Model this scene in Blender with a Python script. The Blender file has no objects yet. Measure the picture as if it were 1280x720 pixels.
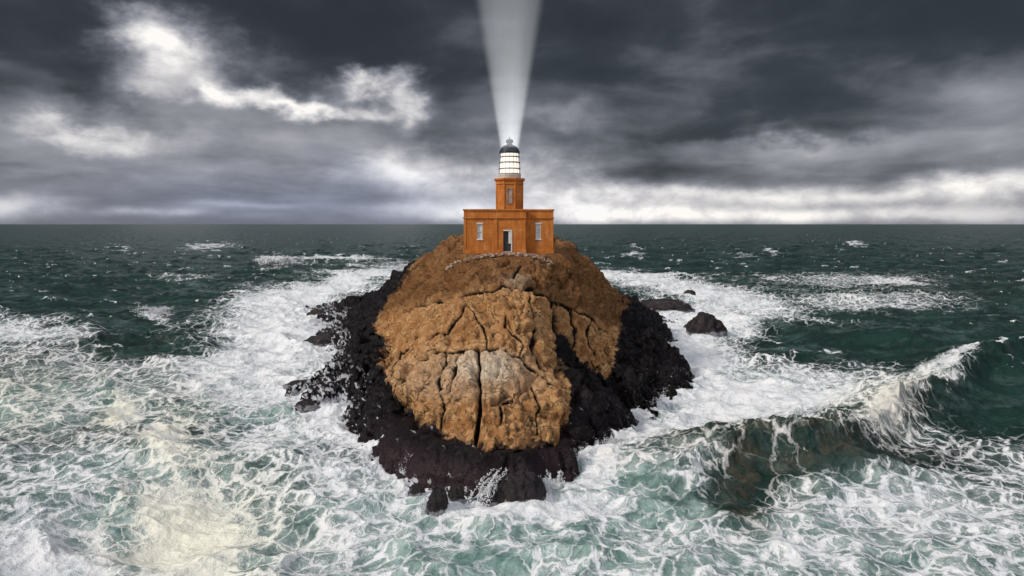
import bpy, bmesh, math, random
import numpy as np
from math import radians, pi
from mathutils import Vector

S = bpy.context.scene
COL = S.collection
rng = np.random.default_rng(7)
random.seed(7)

# ------------------------------------------------------------------ camera
F = 853.0
TH = math.atan(80.0 / F)
CH = 20.0
cam = bpy.data.cameras.new('camera')
cam.sensor_width = 36.0
cam.lens = F / 1280.0 * 36.0
cam.clip_start = 0.5
cam.clip_end = 200000
cam_o = bpy.data.objects.new('camera', cam)
cam_o.location = (0, 0, CH)
cam_o.rotation_euler = (pi / 2 - TH, 0, 0)
COL.objects.link(cam_o)
S.camera = cam_o
ct, st = math.cos(TH), math.sin(TH)

def ray(px, py):
    xc = (px - 640.0) / F
    yc = -(py - 360.0) / F
    return xc, ct + yc * st, -st + yc * ct

def P(px, py, Y):
    dx, dy, dz = ray(px, py)
    s = Y / dy
    return (dx * s, Y, CH + dz * s)

def G(px, py, z=0.0):
    dx, dy, dz = ray(px, py)
    s = (z - CH) / dz
    return (dx * s, dy * s, z)

def proj(x, y, z):
    zz = z - CH
    depth = y * ct - zz * st
    up = y * st + zz * ct
    depth = np.maximum(depth, 0.5)
    return 640 + F * x / depth, 360 - F * up / depth

# ------------------------------------------------------------------ numpy noise
_perm = rng.permutation(256).astype(np.int32)
_perm = np.concatenate([_perm, _perm, _perm])
_g3 = rng.normal(size=(256, 3)); _g3 /= np.linalg.norm(_g3, axis=1)[:, None]

def perlin(x, y, z):
    x, y, z = np.broadcast_arrays(np.asarray(x, float), np.asarray(y, float), np.asarray(z, float))
    xi = np.floor(x).astype(np.int64); yi = np.floor(y).astype(np.int64); zi = np.floor(z).astype(np.int64)
    xf = x - xi; yf = y - yi; zf = z - zi
    u = xf * xf * xf * (xf * (xf * 6 - 15) + 10)
    v = yf * yf * yf * (yf * (yf * 6 - 15) + 10)
    w = zf * zf * zf * (zf * (zf * 6 - 15) + 10)
    def g(a, b, c):
        h = _perm[(_perm[(_perm[(xi + a) & 255] + yi + b) & 255] + zi + c) & 255]
        gg = _g3[h]
        return gg[..., 0] * (xf - a) + gg[..., 1] * (yf - b) + gg[..., 2] * (zf - c)
    x00 = g(0, 0, 0) * (1 - u) + g(1, 0, 0) * u
    x10 = g(0, 1, 0) * (1 - u) + g(1, 1, 0) * u
    x01 = g(0, 0, 1) * (1 - u) + g(1, 0, 1) * u
    x11 = g(0, 1, 1) * (1 - u) + g(1, 1, 1) * u
    return ((x00 * (1 - v) + x10 * v) * (1 - w) + (x01 * (1 - v) + x11 * v) * w) * 1.6

def fbm(x, y, z, o=4, gain=0.5, ridged=False):
    t = 0; a = 1.0; s = 0
    for i in range(o):
        n = perlin(x + 17.3 * i, y - 9.1 * i, z + 5.7 * i)
        if ridged: n = 1 - 2 * np.abs(n)
        t = t + a * n; s += a; a *= gain
        x = x * 2.03; y = y * 2.03; z = z * 2.03
    return t / s

def voro3(x, y, z):
    """F1, F2, a per-cell random value and the offset along the cell's own random tilt (flat facets)"""
    xi = np.floor(x).astype(np.int64); yi = np.floor(y).astype(np.int64); zi = np.floor(z).astype(np.int64)
    f1 = np.full(x.shape, 9.0); f2 = np.full(x.shape, 9.0); idv = np.zeros(x.shape); fac = np.zeros(x.shape)
    for a in (-1, 0, 1):
        for b in (-1, 0, 1):
            for c in (-1, 0, 1):
                h = _perm[(_perm[(_perm[(xi + a) & 255] + yi + b) & 255] + zi + c) & 255]
                px = xi + a + _rv[h, 0]; py = yi + b + _rv[h, 1]; pz = zi + c + _rv[h, 2]
                d = np.sqrt((px - x) ** 2 + (py - y) ** 2 + (pz - z) ** 2)
                near = d < f1
                f2 = np.where(near, f1, np.minimum(f2, d))
                idv = np.where(near, _rv[h, 3], idv)
                fac = np.where(near, (x - px) * _g3[h, 0] + (y - py) * _g3[h, 1] + (z - pz) * _g3[h, 2], fac)
                f1 = np.where(near, d, f1)
    return f1, f2, idv, fac
_rv = rng.random((256, 4))

def sst(a, b, x):
    t = np.clip((x - a) / (b - a), 0, 1)
    return t * t * (3 - 2 * t)

def seg_dist(px, py, pts):
    d = np.full(px.shape, 1e9); par = np.zeros(px.shape)
    n = len(pts) - 1
    for i in range(n):
        ax, ay = pts[i][:2]; bx, by = pts[i + 1][:2]
        vx, vy = bx - ax, by - ay
        t = np.clip(((px - ax) * vx + (py - ay) * vy) / (vx * vx + vy * vy + 1e-9), 0, 1)
        dd = np.hypot(px - ax - t * vx, py - ay - t * vy)
        m = dd < d
        d = np.where(m, dd, d); par = np.where(m, (i + t) / n, par)
    return d, par

def in_poly(px, py, poly):
    ins = np.zeros(px.shape, bool)
    n = len(poly)
    for i in range(n):
        x1, y1 = poly[i]; x2, y2 = poly[(i + 1) % n]
        c = ((y1 > py) != (y2 > py)) & (px < (x2 - x1) * (py - y1) / (y2 - y1 + 1e-12) + x1)
        ins ^= c
    return ins

# ------------------------------------------------------------------ helpers for objects
def grid_mesh(name, V, nr, nc, keep=None, wrap=False):
    idx = np.arange(nr * nc).reshape(nr, nc)
    if wrap:
        idx = np.concatenate([idx, idx[:, :1]], axis=1)
    q = np.stack([idx[:-1, :-1], idx[:-1, 1:], idx[1:, 1:], idx[1:, :-1]], axis=-1).reshape(-1, 4)
    if keep is not None:
        k = keep.ravel()[q].any(axis=1)
        q = q[k]
        used = np.unique(q)
        remap = np.full(nr * nc, -1); remap[used] = np.arange(len(used))
        q = remap[q]; V = V[used]
    else:
        used = None
    me = bpy.data.meshes.new(name)
    me.vertices.add(len(V)); me.vertices.foreach_set('co', V.astype(np.float32).ravel())
    me.loops.add(q.size); me.loops.foreach_set('vertex_index', q.astype(np.int32).ravel())
    me.polygons.add(len(q))
    me.polygons.foreach_set('loop_start', (np.arange(len(q)) * 4).astype(np.int32))
    me.update(calc_edges=True)
    me.polygons.foreach_set('use_smooth', np.ones(len(q), bool))
    me.validate()
    return me, used

def attr(me, name, vals):
    a = me.attributes.new(name, 'FLOAT', 'POINT')
    a.data.foreach_set('value', np.asarray(vals, np.float32).ravel())

def link(name, me, mat=None, parent=None, **props):
    o = bpy.data.objects.new(name, me)
    COL.objects.link(o)
    if mat: me.materials.append(mat)
    if parent: o.parent = parent
    for k, v in props.items(): o[k] = v
    return o

# ------------------------------------------------------------------ node expressions
class E:
    """socket wrapper with arithmetic"""
    nt = None
    def __init__(s, v): s.v = v
    @staticmethod
    def m(op, *a, clamp=False):
        n = E.nt.nodes.new('ShaderNodeMath'); n.operation = op; n.use_clamp = clamp
        for i, x in enumerate(a):
            x = x.v if isinstance(x, E) else x
            if isinstance(x, (int, float)): n.inputs[i].default_value = x
            else: E.nt.links.new(x, n.inputs[i])
        return E(n.outputs[0])
    def __add__(s, o): return E.m('ADD', s, o)
    __radd__ = __add__
    def __sub__(s, o): return E.m('SUBTRACT', s, o)
    def __rsub__(s, o): return E.m('SUBTRACT', o, s)
    def __mul__(s, o): return E.m('MULTIPLY', s, o)
    __rmul__ = __mul__
    def __truediv__(s, o): return E.m('DIVIDE', s, o)
    def __rtruediv__(s, o): return E.m('DIVIDE', o, s)
    def __pow__(s, o): return E.m('POWER', s, o)
def emax(a, b): return E.m('MAXIMUM', a, b)
def emin(a, b): return E.m('MINIMUM', a, b)
def clamp(a): return E.m('ADD', a, 0.0, clamp=True)
def ramp(x, a, b, lo=0.0, hi=1.0, smooth=True):
    n = E.nt.nodes.new('ShaderNodeMapRange')
    n.interpolation_type = 'SMOOTHSTEP' if smooth else 'LINEAR'
    for i, v in enumerate((x, a, b, lo, hi)):
        v = v.v if isinstance(v, E) else v
        if isinstance(v, (int, float)): n.inputs[i].default_value = v
        else: E.nt.links.new(v, n.inputs[i])
    return E(n.outputs[0])
def setin(n, k, v):
    v = v.v if isinstance(v, E) else v
    if isinstance(v, (int, float)): n.inputs[k].default_value = v
    elif isinstance(v, tuple): n.inputs[k].default_value = v
    else: E.nt.links.new(v, n.inputs[k])
def comb(x, y, z=0.0):
    n = E.nt.nodes.new('ShaderNodeCombineXYZ')
    for i, v in enumerate((x, y, z)): setin(n, i, v)
    return E(n.outputs[0])
def sep(v):
    n = E.nt.nodes.new('ShaderNodeSeparateXYZ'); setin(n, 0, v)
    return E(n.outputs[0]), E(n.outputs[1]), E(n.outputs[2])
def vmath(op, a, b):
    n = E.nt.nodes.new('ShaderNodeVectorMath'); n.operation = op
    setin(n, 0, a); setin(n, 3 if op == 'SCALE' else 1, b)
    return E(n.outputs[0])
def noise(vec, scale, detail=4, rough=0.5, dist=0.0, dim='3D', color=False):
    n = E.nt.nodes.new('ShaderNodeTexNoise'); n.noise_dimensions = dim
    setin(n, 'Vector', vec); setin(n, 'Scale', scale); setin(n, 'Detail', detail)
    setin(n, 'Roughness', rough); setin(n, 'Distortion', dist)
    return E(n.outputs[1 if color else 0])
def voro(vec, scale, feature='DISTANCE_TO_EDGE', dim='3D', rnd=1.0):
    n = E.nt.nodes.new('ShaderNodeTexVoronoi'); n.feature = feature; n.voronoi_dimensions = dim
    setin(n, 'Vector', vec); setin(n, 'Scale', scale); setin(n, 'Randomness', rnd)
    return E(n.outputs[0])
def mix(f, a, b, mode='MIX'):
    n = E.nt.nodes.new('ShaderNodeMix'); n.data_type = 'RGBA'; n.blend_type = mode
    setin(n, 0, f); setin(n, 6, a); setin(n, 7, b)
    return E(n.outputs[2])
def attrn(name):
    n = E.nt.nodes.new('ShaderNodeAttribute'); n.attribute_name = name
    return E(n.outputs['Fac'])
def C(r, g, b): return (r, g, b, 1.0)
def texco(kind='Object'):
    n = E.nt.nodes.new('ShaderNodeTexCoord'); return E(n.outputs[kind])
def bump(h, strength=0.5, dist=0.1):
    n = E.nt.nodes.new('ShaderNodeBump'); setin(n, 'Height', h)
    n.inputs['Strength'].default_value = strength; n.inputs['Distance'].default_value = dist
    return E(n.outputs[0])

def new_mat(name):
    m = bpy.data.materials.new(name); m.use_nodes = True
    m.node_tree.nodes.clear(); E.nt = m.node_tree
    out = m.node_tree.nodes.new('ShaderNodeOutputMaterial')
    b = m.node_tree.nodes.new('ShaderNodeBsdfPrincipled')
    m.node_tree.links.new(b.outputs[0], out.inputs['Surface'])
    return m, b, out

# ------------------------------------------------------------------ sky
W = bpy.data.worlds.new('World'); S.world = W; W.use_nodes = True
nt = W.node_tree; nt.nodes.clear(); E.nt = nt
SUN_EL, SUN_AZ = radians(36), radians(243)     # azimuth clockwise from +Y: behind and left of the camera
tc = nt.nodes.new('ShaderNodeTexCoord')
vx, vy, vz = sep(E(tc.outputs['Generated']))
az = E.m('ARCTAN2', vx, vy)
el = E.m('ARCSINE', vz)
DEG = 57.29578
def pa(px, py):
    dx, dy, dz = ray(px, py)
    return math.atan2(dx, dy), math.atan2(dz, math.hypot(dx, dy))
# cloud-sheet coordinates (flatten towards the horizon)
k = 1.0 / (emax(vz, 0.0) + 0.16)
cp = comb(vx * k, vy * k, 0.0)
ae = comb(az, el * 1.6, 0.0)
w1 = noise(ae, 6.0, 5, 0.55, 0.0)
w2 = noise(vmath('ADD', ae, (5.2, 1.3, 2.0)), 6.0, 5, 0.55, 0.0)
waz = az + (w1 - 0.5) * 0.22
wel = el + (w2 - 0.5) * 0.15 * ramp(el, 0.0, 0.14, 0.12, 1.0)
def blob(px, py, rx, ry, p=1.0):
    a, e = pa(px, py)
    ax = (waz - a) * (1.0 / (rx / F)); ey = (wel - e) * (1.0 / (ry / F))
    d = ax * ax + ey * ey
    return E.m('EXPONENT', d * -1.0)
n_big = noise(cp, 0.9, 6, 0.55, 0.3)
n_mid = noise(vmath('ADD', cp, (3.1, 7.7, 0.0)), 2.0, 5, 0.5, 0.3)
n_det = noise(ae, 14.0, 6, 0.55, 0.4)
nsharp = ramp(n_det * 0.75 + noise(ae, 42.0, 5, 0.6) * 0.25, 0.36, 0.62)
L = 0.235 + ((n_big - 0.5) * 0.46 + (n_mid - 0.5) * 0.34 + (n_det - 0.5) * 0.16) * ramp(el, 0.0, 0.07, 0.25, 1.0)
# higher sky of the view is a dark cloud deck
L = L - (0.14 - (n_mid - 0.5) * 0.30) * ramp(el, 0.11, 0.25)
blobs = [  # px, py, rx, ry, amount
    (195, 52, 60, 26, 0.62), (235, 60, 42, 34, 0.30), (262, 96, 34, 20, 0.16), (190, 105, 34, 12, 0.22),
    (300, 118, 20, 18, 0.45), (375, 126, 85, 9, 0.62), (450, 102, 38, 12, 0.60), (495, 125, 24, 26, 0.42),
    (110, 168, 60, 9, 0.38), (15, 170, 50, 26, 0.10), (10, 255, 34, 14, 0.35), (180, 170, 140, 30, 0.08),
    (380, 165, 110, 30, 0.10), (520, 205, 60, 22, 0.28), (560, 225, 80, 18, 0.32), (590, 262, 60, 16, 0.30),
    (500, 258, 90, 8, 0.12), (210, 266, 70, 5, 0.22), (320, 256, 60, 5, 0.18),
    (700, 150, 40, 14, 0.16), (700, 210, 60, 16, 0.25), (720, 250, 90, 22, 0.42), (690, 232, 60, 12, 0.25),
    (920, 240, 150, 10, 0.42), (1060, 248, 160, 7, 0.30), (1220, 232, 60, 14, 0.62), (1100, 268, 420, 10, 0.34), (780, 262, 160, 12, 0.22),
    (1000, 180, 70, 8, 0.14), (1250, 130, 60, 40, 0.16), (1090, 190, 160, 16, 0.10), (850, 270, 200, 9, 0.32),
    (40, 90, 90, 40, -0.12), (60, 15, 120, 25, -0.06), (420, 40, 150, 50, -0.13), (760, 60, 60, 60, -0.08), (960, 130, 200, 26, -0.13), (1150, 50, 180, 60, -0.13), (860, 60, 90, 40, 0.05), (1020, 110, 70, 18, 0.08),
    (900, 165, 180, 14, -0.12), (800, 210, 90, 12, -0.12), (360, 220, 200, 30, -0.04), (250, 235, 300, 45, 0.10), (80, 150, 140, 40, 0.06), (450, 215, 120, 40, 0.08),
    (480, 60, 80, 60, -0.10), (130, 120, 60, 14, -0.12),
]
for (a, b_, c, d, amt) in blobs:
    if amt > 0.2: L = L + blob(a, b_, c, d) * (amt * 1.12 * (0.70 + 0.55 * nsharp))
    else: L = L + blob(a, b_, c, d) * amt
L = clamp(E.m('LOGARITHM', E.m('EXPONENT', (L - 0.02) * 14.0) + 1.25, 2.718281828) * (1 / 14.0))
cr = nt.nodes.new('ShaderNodeValToRGB')
cr.color_ramp.interpolation = 'LINEAR'
els = [(0.0, (0.016, 0.018, 0.022)), (0.08, (0.034, 0.038, 0.046)), (0.22, (0.120, 0.125, 0.145)), (0.40, (0.27, 0.272, 0.305)),
       (0.65, (0.54, 0.53, 0.54)), (1.0, (0.90, 0.87, 0.84))]
cr.color_ramp.elements[0].position = 0.0; cr.color_ramp.elements[0].color = (*els[0][1], 1)
cr.color_ramp.elements[1].position = 1.0; cr.color_ramp.elements[1].color = (*els[-1][1], 1)
for p, c in els[1:-1]:
    e = cr.color_ramp.elements.new(p); e.color = (*c, 1)
setin(cr, 0, L)
cloud = E(cr.outputs[0])
# blue tint low on the left, warm low on the right
blue = blob(370, 255, 260, 40) * 0.55
cloud = mix(blue, cloud, mix(1.0, cloud, C(0.78, 0.90, 1.22), 'MULTIPLY'))
# brighter overcast overhead and behind the viewer, added out of view as fill light
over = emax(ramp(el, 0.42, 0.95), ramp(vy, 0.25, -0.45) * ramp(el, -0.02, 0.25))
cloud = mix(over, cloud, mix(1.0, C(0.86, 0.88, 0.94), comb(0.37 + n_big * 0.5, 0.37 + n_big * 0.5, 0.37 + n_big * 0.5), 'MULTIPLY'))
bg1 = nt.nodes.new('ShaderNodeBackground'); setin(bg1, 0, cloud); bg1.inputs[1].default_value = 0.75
sky = nt.nodes.new('ShaderNodeTexSky'); sky.sky_type = 'NISHITA'; sky.sun_disc = False
sky.sun_elevation = SUN_EL; sky.sun_rotation = SUN_AZ
bg2 = nt.nodes.new('ShaderNodeBackground'); setin(bg2, 0, E(sky.outputs[0])); bg2.inputs[1].default_value = 0.06
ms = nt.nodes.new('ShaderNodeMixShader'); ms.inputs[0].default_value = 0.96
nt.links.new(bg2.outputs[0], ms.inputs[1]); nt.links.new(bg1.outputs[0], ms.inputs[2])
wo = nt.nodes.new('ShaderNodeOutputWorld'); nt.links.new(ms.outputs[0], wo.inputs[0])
try: W.cycles.sampling_method = 'MANUAL'; W.cycles.sample_map_resolution = 512
except Exception: pass

sun = bpy.data.lights.new('sun', 'SUN'); sun.energy = 1.5; sun.angle = radians(10); sun.color = (1.0, 0.93, 0.82)
so = bpy.data.objects.new('sun', sun); COL.objects.link(so)
d = Vector((math.sin(SUN_AZ) * math.cos(SUN_EL), math.cos(SUN_AZ) * math.cos(SUN_EL), math.sin(SUN_EL)))
so.rotation_euler = d.to_track_quat('Z', 'Y').to_euler()

# ------------------------------------------------------------------ island height field
ctrl = [
 # plateau under and around the lighthouse
 (580,317,84),(640,318,84),(692,317,84),(600,316,90),(680,316,90),(640,312,98),(620,306,104),(662,306,104),
 (558,302,98),(572,300,101),(707,301,97),(692,300,101),(640,302,110),
 # left skyline down to the sea
 (540,314,100),(520,330,106),(500,346,112),(470,366,122),(430,379,136),(400,389,148),
 # right skyline
 (724,316,97),(746,336,99),(768,360,101),(776,376,103),(798,384,114),(813,400,124),
 # front dome, centre
 (600,326,81),(665,326,81),(640,334,78),(590,345,75.5),(640,350,74),(690,345,77),
 (560,370,73),(600,370,70.5),(640,370,70),(680,375,71.5),
 (540,400,69),(580,400,66.5),(620,400,66),(660,400,66.5),(690,410,69),
 (530,430,66),(570,440,62.8),(610,440,62),(650,440,62.5),(685,445,65),
 (530,470,62.5),(570,480,59.3),(610,480,58.6),(650,480,58.9),(690,480,61),
 (520,505,61.5),(560,515,58.0),(610,520,57.0),(660,520,57.2),(705,505,60.0),
 (560,532,57.4),(610,542,56.4),(665,543,56.6),(700,535,57.6),(716,515,60.0),
 # left flank
 (540,340,91),(520,360,88),(500,375,92),(490,360,103),(480,395,90),(510,395,80),(500,420,76),(485,425,80),
 (480,455,74),(505,450,70),(492,485,67.5),(515,478,65.0),
 # gully right of the dome
 (708,400,79),(708,430,76),(706,455,73),(712,480,69.5),
 # right lobe
 (720,345,86),(745,365,88),(735,390,82),(725,410,79.5),(755,400,84.5),(770,395,90),(775,420,88),(750,430,79),(765,450,79.5),(760,468,77.5),(735,440,77),
]
pts = [P(*c) for c in ctrl]
# low black shelves: picture position and height above the water
for c in [(415,490,0.8),(430,470,1.6),(450,460,2.4),(455,490,1.6),(445,505,0.5),(398,500,0.25),(440,440,2.0),(455,425,3.0),(420,425,0.6),
 (440,402,2.2),(420,394,0.8),(450,400,3.6),(460,385,6.0),(470,520,1.7),(500,540,2.0),(500,568,1.4),(540,588,1.1),(600,594,1.1),(660,590,1.2),
 (540,560,2.1),(600,570,2.2),(650,570,2.2),(700,560,2.1),
 (735,470,3.8),(730,495,3.2),(760,490,2.8),(770,515,2.2),(745,530,1.8),(725,545,1.6),(710,570,1.2),(790,440,4.4),(800,420,5.4),(795,400,6.6),
 (785,470,3.4),(815,455,2.6),(835,466,1.8),(800,485,1.3)]:
    pts.append(G(*c))
for c in [(424,409,-0.9),(404,410,-1.5),(428,447,-0.8),(405,450,-1.5),(362,470,-2.0),(352,490,-2.5)]:
    pts.append(G(c[0], c[1])[:2] + (c[2],))
shore = [(430,520),(452,542),(472,566),(500,590),(540,606),(600,612),(640,610),(672,604),(700,596),(722,575),(735,562),(778,548),
 (786,520),(800,500),(822,500),(852,478),(838,452),(822,432),(822,412),
 (380,508),(372,490),(412,466),(436,450),(412,432),(402,424),(425,408),(400,396),(388,393)]
for s_ in shore: pts.append(G(*s_))
# far shore and sea bed
for x_, y_ in [(-52,158),(-30,168),(-5,172),(18,160),(34,146),(30,134)]: pts.append((x_, y_, 0.0))
for x_, y_, z_ in [(-12,130,12.5),(8,125,12),(-25,140,6),(15,140,5),(-5,150,5)]: pts.append((x_, y_, z_))
for x_, y_ in [(-20,40),(0,40),(15,44),(-30,55),(-42,80),(-65,110),(-70,150),(-40,182),(0,188),(30,175),(52,150),(45,125),(42,105),(40,85),(24,62),(-48,95),(-62,130),(-10,43),(6,43),(18,54),(28,72)]:
    pts.append((x_, y_, -5.0))
pts = np.array(pts)
cx, cy, cz = pts.T
# polyharmonic spline r (3-D like kernel, stable, keeps steep changes)
def kern(r): return np.sqrt(r * r + 0.8)
n = len(pts)
R = np.hypot(cx[:, None] - cx[None], cy[:, None] - cy[None])
A = np.zeros((n + 3, n + 3)); A[:n, :n] = kern(R) + np.eye(n) * -0.15
A[:n, n] = 1; A[:n, n + 1] = cx; A[:n, n + 2] = cy; A[n:, :n] = A[:n, n:].T
sol = np.linalg.solve(A, np.concatenate([cz, [0, 0, 0]]))
def H0(x, y):
    o = sol[n] + sol[n + 1] * x + sol[n + 2] * y
    for i in range(n):
        o = o + sol[i] * kern(np.hypot(x - cx[i], y - cy[i]))
    return o

gx = np.arange(-66, 46, 0.125)
gy = [43.0]
while gy[-1] < 180:
    gy.append(gy[-1] + 0.10 * (gy[-1] / 50.0) ** 1.1)
gy = np.array(gy)
X, Y = np.meshgrid(gx, gy)
# coarse evaluation then bilinear upsample (smooth field)
def bilin(Z, x0, dx, y0, dy, x, y):
    fx = np.clip((x - x0) / dx, 0, Z.shape[1] - 1.001); fy = np.clip((y - y0) / dy, 0, Z.shape[0] - 1.001)
    i = fx.astype(int); j = fy.astype(int); u = fx - i; v = fy - j
    return (Z[j, i] * (1 - u) + Z[j, i + 1] * u) * (1 - v) + (Z[j + 1, i] * (1 - u) + Z[j + 1, i + 1] * u) * v
kx = np.arange(-80, 60.1, 0.25); ky = np.arange(36, 192.1, 0.25)
KX, KY = np.meshgrid(kx, ky)
HC = H0(KX, KY)
def Hs(x, y): return bilin(HC, -80, 0.25, 36, 0.25, x, y)
Z = Hs(X, Y)
# tongues and inlets of the black shelves run outwards from the summit
_a0 = np.arctan2(X, Y - 88); _r0 = np.hypot(X, Y - 88) + 1e-6
_tg = fbm(_a0 * 7.0 + 2.0, _r0 * 0.03, 4.4 + 0 * X, 3, 0.6) + 0.35 * fbm(_a0 * 26.0, _r0 * 0.10, 1.4 + 0 * X, 3, 0.6)
_sh = (3.4 * _tg * (0.35 + 0.65 * sst(58, 72, Y))) * sst(7.5, 3.0, Z)
Xw = X - X / _r0 * _sh; Yw = Y - (Y - 88) / _r0 * _sh
Z = Hs(Xw, Yw)
Z = np.where(Z > 0, Z + 0.75 * sst(0.0, 0.5, Z) * sst(6.0, 3.0, Z), Z * 1.6)

# flatten plateau for the lighthouse
BX, BY, BZ = -0.36, 89.3, 16.38
pm = sst(1.35, 0.85, np.maximum(np.abs(X - BX) / 7.0, np.abs(Y - BY) / 6.0))
Z = Z * (1 - pm) + (BZ - 0.05) * pm

PX, PY = proj(X, Y, Z)
brown_poly = [(600,318),(578,312),(566,300),(552,302),(540,314),(523,334),(505,352),(488,372),(474,394),(472,412),(486,430),(476,452),(484,478),
 (500,502),(530,522),(565,536),(600,545),(650,548),(692,546),(712,530),(719,508),(714,488),(704,472),(700,450),(700,425),
 (706,412),(716,432),(728,452),(745,460),(758,474),(768,460),(770,430),(776,400),(782,385),(776,366),(762,346),(742,326),(718,302),(700,298),(690,312)]
pd, _ = seg_dist(PX, PY, brown_poly + brown_poly[:1])
ins = in_poly(PX, PY, brown_poly)
sd = np.where(ins, pd, -pd)                          # px
sd = sd + 7 * fbm(X * 0.55, Y * 0.55, Z * 0.8, 4) + 10 * (PY > 440) * (Y < 80) * fbm(X * 1.3, Z * 0.12, 3.3 + 0 * X, 3)
front = Y < 100
mb = np.where(front, sst(-9, 8, sd), 0)
zb = sst(6.5 + 5.5 * sst(-4, -10, X), 9.5 + 5.0 * sst(-4, -10, X), Z + 1.5 * fbm(X * 0.2, Y * 0.2, Z * 0.2, 4))
t_ = sst(96, 104, Y)
brown = np.maximum(mb * (1 - t_) + zb * t_, sst(13.6, 15.0, Z))

# displacement along the normal
def normals(X, Y, Z):
    V = np.stack([X, Y, Z], -1)
    du = np.gradient(V, axis=1); dv = np.gradient(V, axis=0)
    N = np.cross(du, dv); N /= np.linalg.norm(N, axis=-1, keepdims=True) + 1e-9
    return N
N = normals(X, Y, Z)
wx = X + 0.9 * fbm(X * 0.3, Y * 0.3, Z * 0.3, 3); wy = Y + 0.9 * fbm(X * 0.3 + 9, Y * 0.3, Z * 0.3, 3); wz = Z + 0.9 * fbm(X * 0.3, Y * 0.3 + 7, Z * 0.3, 3)
SEL = Z > -2.5
def vsel(a, b_, c_):
    r4 = voro3(a[SEL], b_[SEL], c_[SEL]); o_ = []
    for q in r4:
        t = np.zeros(X.shape); t[SEL] = q; o_.append(t)
    return o_
f1, f2, id1, fc1 = vsel(wx * 0.30, wy * 0.26, wz * 0.24)
g1, g2, id2, fc2 = vsel(wx * 0.85, wy * 0.75, wz * 0.65)
h1, h2, id3, fc3 = vsel(wx * 2.2, wy * 2.0, wz * 1.8)
rough = fbm(X * 0.5, Y * 0.5, Z * 0.5, 5, 0.48)
ridg = fbm(X * 0.35, Y * 0.35, Z * 0.5, 5, 0.55, ridged=True)
cr1 = -np.exp(-((f2 - f1) / 0.045) ** 2)
cr2 = -np.exp(-((g2 - g1) / 0.06) ** 2)
dome = brown * (PY > 350) * (PY < 560)
D = 0.40 * rough + 0.35 * (id1 - 0.5) * brown + (1.35 - 0.35 * brown) * fc1 + (0.8 - 0.25 * brown) * fc2 + 0.13 * fc3 + 0.18 * (id2 - 0.5) + 0.03 * (id3 - 0.5) - 0.12 * ridg
D = D + brown * (0.45 * cr1 * sst(-0.35, 0.25, rough + 0.2) + 0.16 * cr2 * sst(-0.1, 0.3, fbm(X * 0.4, Y * 0.4, Z, 3)))
# black jagged shelves: ribs running outwards from the summit
ang = np.arctan2(X - 0, Y - 88); rad_ = np.hypot(X, Y - 88)
rib = fbm(ang * 9 + 3, rad_ * 0.10, Z * 0.25, 3, 0.45, ridged=True)
rib2 = fbm((X * 0.9 + Y * 0.5) * 0.6, (Y * 0.35 - X * 0.2) * 0.6, Z * 0.6, 4, 0.5, ridged=True)
skirt = sst(75, 60, Y) * sst(-14, -9, X) * sst(6, 3, X)     # the smoother sea-worn toe at the front
blk = (1 - brown)
shelf = sst(5.0, 1.0, Z)
D = D * (1 - 0.45 * blk) * (1 - 0.65 * skirt * blk) + blk * (1 - 0.85 * skirt) * (1.3 * (rib - 0.10) * sst(60, 75, Y) + 0.9 * (rib2 - 0.1)) * (1 - 0.45 * shelf) - blk * (0.10 + 0.55 * sst(60, 74, Y))
flat = 1 - pm
D *= flat * (1 - 0.6 * sst(14.0, 15.8, Z) * sst(74, 80, Y) * sst(99, 94, Y))
# traced cracks
def crack(pl, wpx, depth):
    global D, CRK
    jx = PX + 3.0 * perlin(PX * 0.08, PY * 0.08, 0.3) + 1.2 * perlin(PX * 0.3, PY * 0.3, 4.3)
    jy = PY + 3.0 * perlin(PX * 0.08, PY * 0.08, 8.3) + 1.2 * perlin(PX * 0.3, PY * 0.3, 2.3)
    dd, par = seg_dist(jx, jy, pl)
    taper = 0.45 + 0.55 * np.sin(np.clip(par, 0.02, 0.98) * pi)
    c = np.exp(-(dd / (wpx * taper)) ** 2) * (Y < 100)
    D = D * (1 - 0.6 * np.exp(-(dd / (wpx * 2.5)) ** 2)) - 1.25 * depth * c
    CRK = np.maximum(CRK, c)
CRK = np.zeros(X.shape)
crack([(598,432),(597,480),(599,520),(598,548)], 3.2, 1.0)
crack([(520,452),(545,440),(570,437),(625,434),(655,446),(682,470),(706,490)], 2.6, 0.6)
crack([(584,378),(572,396),(550,414),(530,425)], 2.6, 0.55)
crack([(586,380),(598,400),(606,418),(608,432)], 1.8, 0.35)
crack([(574,438),(566,462),(561,490)], 2.4, 0.55)
crack([(558,438),(549,465),(545,490)], 2.2, 0.5)
crack([(505,388),(545,376),(585,364),(630,356),(668,362),(696,378),(740,396),(768,424)], 2.8, 0.6)
crack([(664,366),(667,400),(668,440),(688,462)], 2.6, 0.6)
crack([(630,390),(634,408),(655,428),(652,446)], 1.8, 0.35)
crack([(690,370),(700,400),(701,430),(700,470)], 4.5, 1.2)
crack([(645,488),(628,505),(624,535)], 2.0, 0.45)
crack([(668,480),(676,510),(670,540)], 2.0, 0.45)
crack([(548,490),(556,512),(550,530)], 1.8, 0.35)
crack([(520,420),(500,440),(490,470)], 2.0, 0.35)
crack([(652,330),(636,348)], 2.0, 0.4)
crack([(712,385),(722,410),(716,440)], 2.5, 0.5)
crack([(740,395),(735,420),(742,446)], 2.0, 0.4)
for hx, hy in ((633,372),(643,385),(503,475)):
    c = np.exp(-(((PX - hx) / 3.5) ** 2 + ((PY - hy) / 3.0) ** 2)) * (Y < 100)
    D = D - 0.8 * c; CRK = np.maximum(CRK, c)
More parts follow.
